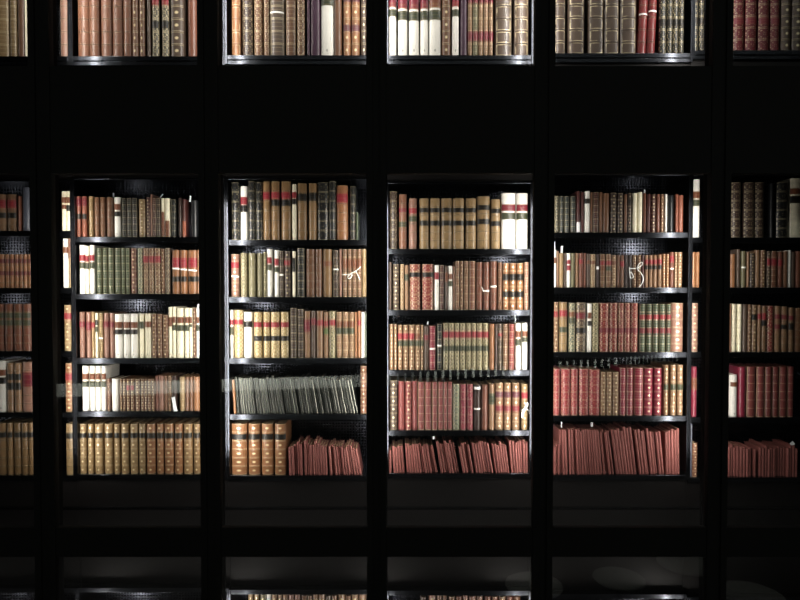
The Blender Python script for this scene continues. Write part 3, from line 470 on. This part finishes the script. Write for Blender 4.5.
slip(795.5, 446, 4, 4, .02, .9, 'tilted white slip at frame edge, sixth row, sixth bay')
def bow(paths, label, name='tape_bow'):
    g = Geo(); R = .0024
    for pts in paths:
        P = [(X(a), -.006-yy, Z(b)) for a, b, yy in pts]
        # smooth
        Q = []
        for i in range(len(P)-1):
            p0 = P[max(0,i-1)]; p1 = P[i]; p2 = P[i+1]; p3 = P[min(len(P)-1,i+2)]
            for s in range(6):
                t = s/6
                Q.append(tuple(.5*((2*p1[k])+(-p0[k]+p2[k])*t+(2*p0[k]-5*p1[k]+4*p2[k]-p3[k])*t*t+(-p0[k]+3*p1[k]-3*p2[k]+p3[k])*t**3) for k in range(3)))
        Q.append(P[-1]); v = []; f = []; m = 6
        for i, q in enumerate(Q):
            a = Q[max(0,i-1)]; b2 = Q[min(len(Q)-1,i+1)]; dx, dz = b2[0]-a[0], b2[2]-a[2]; L = math.hypot(dx, dz) or 1
            nx, nz = -dz/L, dx/L
            for j in range(m):
                th = 2*math.pi*j/m; v.append((q[0]+nx*R*math.cos(th), q[1]+R*.5*math.sin(th), q[2]+nz*R*math.cos(th)))
        for i in range(len(Q)-1):
            for j in range(m): k = (j+1) % m; f.append((i*m+j, i*m+k, (i+1)*m+k, (i+1)*m+j))
        f += [tuple(reversed(range(m))), tuple((len(Q)-1)*m+j for j in range(m))]
        g.add(v, [(0,0)]*len(v), f, WHITE, True)
    o = g.build(name); tag(o, label, 'tape', 'white linen tapes tied in bows')
bow([[(342,274.5,0),(348,274.5,0),(352,273,0),(356,271,.002),(361,267,.002)],[(352,273,.003),(348,277,.003),(350,278.5,.003),(353,274.5,.004)],[(356,271,.004),(358,275,.003),(360,280,0)]], 'white tape bow round four brown books, third row, third bay')
bow([[(629,268.5,0),(633,268.5,0),(636,268,0),(638.5,263.5,.003),(641,262.5,.003),(641,265,.003),(636.5,269,.004),(640,273,.003),(642.5,278,.002),(641.5,283,.002),(638.5,287,.001)],[(628.5,267,0),(629.5,277.5,.002),(632.5,277,.003),(631,273.5,.003),(629.5,272,.003)]], 'white tape bow with long tails, third row, fifth bay')
bow([[(521.5,410,0),(525,409,.002),(528,405,.003),(527.5,402.5,.003),(525,407,.004),(522,413,.003),(522.5,417.5,.003),(524,412,.003),(526,408.5,.004),(529,410.5,.003),(529.6,413.5,.002)]], 'white tape bow on last tan book, fifth row, fourth bay')
bow([[(481.6,287,0),(482.6,290,.002),(484,291.2,.002),(489,291.4,0)]], 'bent white tape end across red-brown books, third row, fourth bay', 'tape_end')

# ---------------------------------------------------------------- bookcases
BD = .27
def bar(g, x0, x1, y0, y1, Y0, Y1, m): g.box(x0, x1, Y0, Y1, Z(y1), Z(y0), m)
for bay in 'ABCDEF':
    l, r = UN[bay]; el, er = EDG[bay]; bn = BAYN[bay]
    L, R, EL, ER = X(l), X(r), X(el), X(er)
    for lev, ytop, ybot in (('top',-190,57),('mid',176,481),('low',587,900)):
        if lev == 'top': ybot = BOT[bay][0]+9
        if lev == 'mid': ytop = {'A':180,'B':178,'C':178,'D':182,'E':174,'F':174}[bay]; ybot = BOT[bay][5]+5
        if lev == 'low': ytop = {'A':587,'B':586.5,'C':588.5,'D':589.5,'E':593,'F':596}[bay]
        e = empty('bookcase', (0,0,0))
        e.location = ((EL+ER)/2, .1, Z(ybot))
        ox, oy, oz = e.location
        def part(nm, x0,x1,Y0,Y1,z0,z1, m, bev=.0012, e=e, o=(ox,oy,oz)):
            g = Geo(); g.box(x0-o[0],x1-o[0],Y0-o[1],Y1-o[1],z0-o[2],z1-o[2], m); return g.build(nm, e, bevel=bev)
        word = {'top':'upper black metal bookcase cut by picture top','mid':'central black metal bookcase with five shelves','low':'lower black metal bookcase at picture bottom'}[lev]
        tag(e, word+', '+bn, 'bookcase', 'black metal bookcases behind glass')
        zt, zb = Z(ytop), Z(ybot)
        part('upright', EL, L, -.014, BD, zb, zt, METAL); part('upright', R, ER, -.014, BD, zb, zt, METAL)
        part('back_panel', L+.0002, R-.0002, BD-.012, BD, zb, zt-.0002, PERF, 0)
        if lev == 'top':
            s = BOT[bay][0]
            part('shelf', L+.0003, R-.0003, -.012, BD-.0125, Z(s+4.4), Z(s)-.0001, METAL)
            part('shelf_lip', L+.0003, R-.0003, -.010, .03, Z(s+9), Z(s+5.2), METAL)
            part('shelf', L+.0003, R-.0003, -.012, BD-.0125, Z(-85), Z(-90), METAL)
        elif lev == 'mid':
            part('top_board', L+.0003, R-.0003, -.012, BD-.0125, zt-.009, zt-.0005, METAL)
            for k in range(1, 5):
                s = BOT[bay][k]; part('shelf', L+.0003, R-.0003, -.010, BD-.0125, Z(s+5.4), Z(s)-.0001, METAL)
            s = BOT[bay][5]; part('base_board', L+.0003, R-.0003, -.010, BD-.0125, zb, Z(s)-.0001, METAL)
        else:
            part('top_board', L+.0003, R-.0003, -.012, BD-.0125, zt-.025, zt-.0005, METAL)
            for s in (645, 710, 775, 840): part('shelf', L+.0003, R-.0003, -.010, BD-.0125, Z(s+5.4), Z(s)-.0001, METAL)
            part('base_board', L+.0003, R-.0003, -.010, BD-.0125, zb, zb+.03, METAL)

# ---------------------------------------------------------------- the glazed tower frame (setting)
def struct(name, boxes, m, bevel=0):
    g = Geo()
    for b in boxes: g.box(*b, m)
    o = g.build(name, bevel=bevel); o['kind'] = 'structure'; return o
FY0, FY1 = -.275, -.235
ZTOP = Z(-200)
posts = [(-134,-115),(31,52),(199,219),(367,386),(534,554),(710,730),(884,903)]
def fx(px): return X(px, FY0)
n = 1
for a, b in posts:
    x0, x1 = fx(a), fx(b); w = x1-x0
    struct('trim_%d' % n, [(x0,x0+w*.3,FY0,FY1,0,ZTOP),(x0+w*.3,x0+w*.7,FY0+.012,FY1,0,ZTOP),(x0+w*.7,x1,FY0,FY1,0,ZTOP)], POST); n += 1
def fz(py): return Z(py, FY0)
beams = [(528.5,557.5),(65.5,173)]
for (t, bt) in beams:
    for (a, b), (c, d2) in zip(posts[:-1], posts[1:]):
        struct('trim_%d' % n, [(fx(b)+.0005, fx(c)-.0005, FY0+.006, FY1, fz(bt), fz(t))], POST); n += 1
# floor slab edges and plinths between the levels
xl, xr = X(-110), X(880)
for bay in 'ABCDEF':
    el, er = EDG[bay]
    bb = BOT[bay][5]+5
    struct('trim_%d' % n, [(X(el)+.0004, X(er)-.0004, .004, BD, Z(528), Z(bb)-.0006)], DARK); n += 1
    struct('trim_%d' % n, [(X(el)+.0004, X(er)-.0004, -.10, -.085, Z(510,-.1), Z(507.3,-.1))], METAL); n += 1
    tt = {'A':180,'B':178,'C':178,'D':182,'E':174,'F':174}[bay]
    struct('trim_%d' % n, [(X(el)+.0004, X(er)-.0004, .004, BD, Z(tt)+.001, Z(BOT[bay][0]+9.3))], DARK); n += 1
    tl = {'A':587,'B':586.5,'C':588.5,'D':589.5,'E':593,'F':596}[bay]
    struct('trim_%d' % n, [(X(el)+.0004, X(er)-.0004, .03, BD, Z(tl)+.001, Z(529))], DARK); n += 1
# glass
wn = 1
for (z0, z1) in ((fz(528.5), fz(173)), (fz(65.5), ZTOP), (0.02, fz(557.5))):
    for (a, b), (c, d2) in zip(posts[:-1], posts[1:]):
        o = struct('window_%d' % wn, [(fx(b)-.006, fx(c)+.006, -.262, -.254, z0-.006, z1+.006)], GLASS); wn += 1

# ---------------------------------------------------------------- lamps: upright light strips behind each post
PW = {0:(0,.9),1:(.5,4),2:(2.8,4),3:(2.6,3),4:(4.4,1.8),5:(4.4,.7),6:(0,0)}
# post px centre -> (power to the left bay, power to the right bay)
def strip(x, zlo, zhi, side, power, lname):
    l = bpy.data.lights.new(lname, 'AREA'); l.shape = 'RECTANGLE'; l.size = .008; l.size_y = zhi-zlo
    l.energy = power*(zhi-zlo); l.color = (1.0, .95, .88)
    o = bpy.data.objects.new(lname, l); C.objects.link(o); o.location = (x, -.2, (zlo+zhi)/2)
    # area lamps shine along local -Z; aim to (+side, +Y)
    o.rotation_mode = 'QUATERNION'
    from mathutils import Vector
    o.rotation_quaternion = Vector((side*AIM[0], AIM[1], 0)).to_track_quat('-Z', 'Y')
AIM = (.25, .97)
def s222(py): return Z(py, .2)
for i, (a, b) in enumerate(posts):
    xw = (fx(a)+fx(b))/2
    struct('trim_%d' % n, [(xw-(.038 if i == 4 else .048), xw+.048, -.2345, -.206, 0, ZTOP)], FIN); n += 1
    for zlo, zhi in ((s222(450), s222(205)), (s222(78), s222(-200)), (s222(900), s222(593))):
        for side in (-1, 1):
            p = PW[i][0 if side < 0 else 1]
            if p: strip(xw+side*.034, zlo, zhi, side, p, 'light_strip')

# ---------------------------------------------------------------- the hall behind the camera (seen only as faint reflections)
struct('floor', [(-14,14,-14,3,-.1,0)], plain('hall_floor', (.25,.24,.24), .6))
struct('ceiling', [(-14,14,-14,3,9.5,9.6)], plain('hall_ceiling', (.10,.10,.10), .9))
struct('wall_back', [(-14,14,-14.1,-14,0,9.5)], plain('hall_wall', (.10,.10,.10), .9))
struct('wall_left', [(-14.1,-14,-14,3,0,9.5)], plain('hall_wall_left', (.10,.10,.10), .9))
struct('wall_right', [(14,14.1,-14,3,0,9.5)], plain('hall_wall_right', (.10,.10,.10), .9))
struct('wall_front', [(-14,14,.6,.7,0,9.5)], plain('tower_core', (.05,.05,.05), .9))

def behind(px, py, T):
    a = (px-400)/F; return a*T, -(T-2*(D+FY0))-D, CAMZ-((py-300)/F+PITCH)*T
WTOP = plain('white_laminate', (.93,.93,.90), .5)
def gpt(px, dz=0):                      # the pale gallery edge runs level, receding to the right
    off = 107+(px-52)*(-11/336) if px < 388 else 96-(px-388)*(17/212)
    T = 11.2*107/off; x, y, z = behind(px, 388, T); return x, y, 3.08+dz
g = Geo(); p, q = gpt(52), gpt(388); hh = .115
g.add([(p[0],p[1],p[2]-hh),(q[0],q[1],q[2]-hh),(q[0],q[1],q[2]+hh),(p[0],p[1],p[2]+hh),(p[0],p[1]-.06,p[2]-hh),(q[0],q[1]-.06,q[2]-hh),(q[0],q[1]-.06,q[2]+hh),(p[0],p[1]-.06,p[2]+hh)], [(0,0)]*8,
      [(0,1,2,3),(5,4,7,6),(3,2,6,7),(0,4,5,1),(0,3,7,4),(1,5,6,2)], WTOP)
o = g.build('trim_%d' % n); o['kind'] = 'structure'; n += 1
r0 = gpt(460); e = empty('railing', r0); tag(e, 'pale baluster railing on the far gallery, faintly mirrored in glass', 'railing')
for px in [390+7.6*k for k in range(18)]+[561+7*k for k in range(9)]+[628+4.2*k for k in range(18)]:
    a = gpt(px); wd = .028 if px < 625 else .016
    g = Geo(); g.box(a[0]-wd-r0[0], a[0]+wd-r0[0], a[1]-.03-r0[1], a[1]-r0[1], -.10, .11, WTOP); g.build('baluster', e)
lamp_y = gpt(220)[1]
for q, (px, py, T, r, lb) in enumerate([(757,600,8.4,.42,'white round cafe table reflected at bottom right corner'),(690,566,9.4,.42,'white round cafe table farthest right in the hall reflection'),
                        (622,580,8.9,.36,'white round cafe table reflected below the fifth bay'),(536,588,8.7,.40,'white round cafe table reflected below the fourth bay')]):
    tx, ty, tz = behind(px, py, T)
    e = empty('cafe_table', (tx, ty, 0)); tag(e, lb, 'table', 'cafe tables in the hall')
    for nm, prof, m in (('tabletop', [(0,.72),(r,.72),(r+.004,.73),(r,.74),(0,.74)], WTOP), ('column', [(.03,.02),(.03,.72)], BLACK), ('base', [(0,0),(.22,0),(.22,.012),(.03,.025),(0,.025)], BLACK)):
        g = Geo(); K = 32; v = []; f = []
        for rr, zz in prof:
            for k in range(K): t = 2*math.pi*k/K; v.append((max(rr,.0005)*math.cos(t), max(rr,.0005)*math.sin(t), zz))
        for a in range(len(prof)-1):
            for k in range(K): k2 = (k+1) % K; f.append((a*K+k, a*K+k2, (a+1)*K+k2, (a+1)*K+k))
        g.add(v, [(0,0)]*len(v), f, m); g.build(nm, e)
def lamp(name, loc, sx, sy, watts, rot):
    l = bpy.data.lights.new(name, 'AREA'); l.shape = 'RECTANGLE'; l.size = sx; l.size_y = sy; l.energy = watts; l.color = (.95, 1, .93)
    o = bpy.data.objects.new(name, l); C.objects.link(o); o.location = loc; o.rotation_euler = rot
lamp('added_gallery_light', (-3.2, lamp_y+1.3, 4.1), 5.5, .1, 230, (math.radians(-52), 0, 0))  # added unseen light, aimed at the gallery edge to strengthen its mirror image
lamp('added_gallery_light', (3.6, gpt(560)[1]+1.9, 4.1), 8, .1, 330, (math.radians(-52), 0, 0))  # second added light, out of view, brightens the balusters only
lamp('added_hall_light', (1.5, -5.6, 9.4), 9, 2.5, 105, (0, 0, 0))  # added overhead light, not a known fitting; lifts tables, floor and posts

w = bpy.data.worlds.new('World'); bpy.context.scene.world = w; w.use_nodes = True
w.node_tree.nodes['Background'].inputs[0].default_value = (.5,.55,.6,1); w.node_tree.nodes['Background'].inputs[1].default_value = 0
cam = bpy.data.cameras.new('camera'); cam.sensor_width = 36; cam.lens = F/800*36; cam.clip_start = .05
co = bpy.data.objects.new('camera', cam); C.objects.link(co); co.location = (0, -D, CAMZ); co.rotation_euler = (math.pi/2-PITCH, 0, 0)
s = bpy.context.scene; s.camera = co
s.view_settings.view_transform = 'Standard'; s.view_settings.look = 'None'; s.view_settings.exposure = 0.0; s.view_settings.gamma = 1
s.view_settings.use_curve_mapping = False
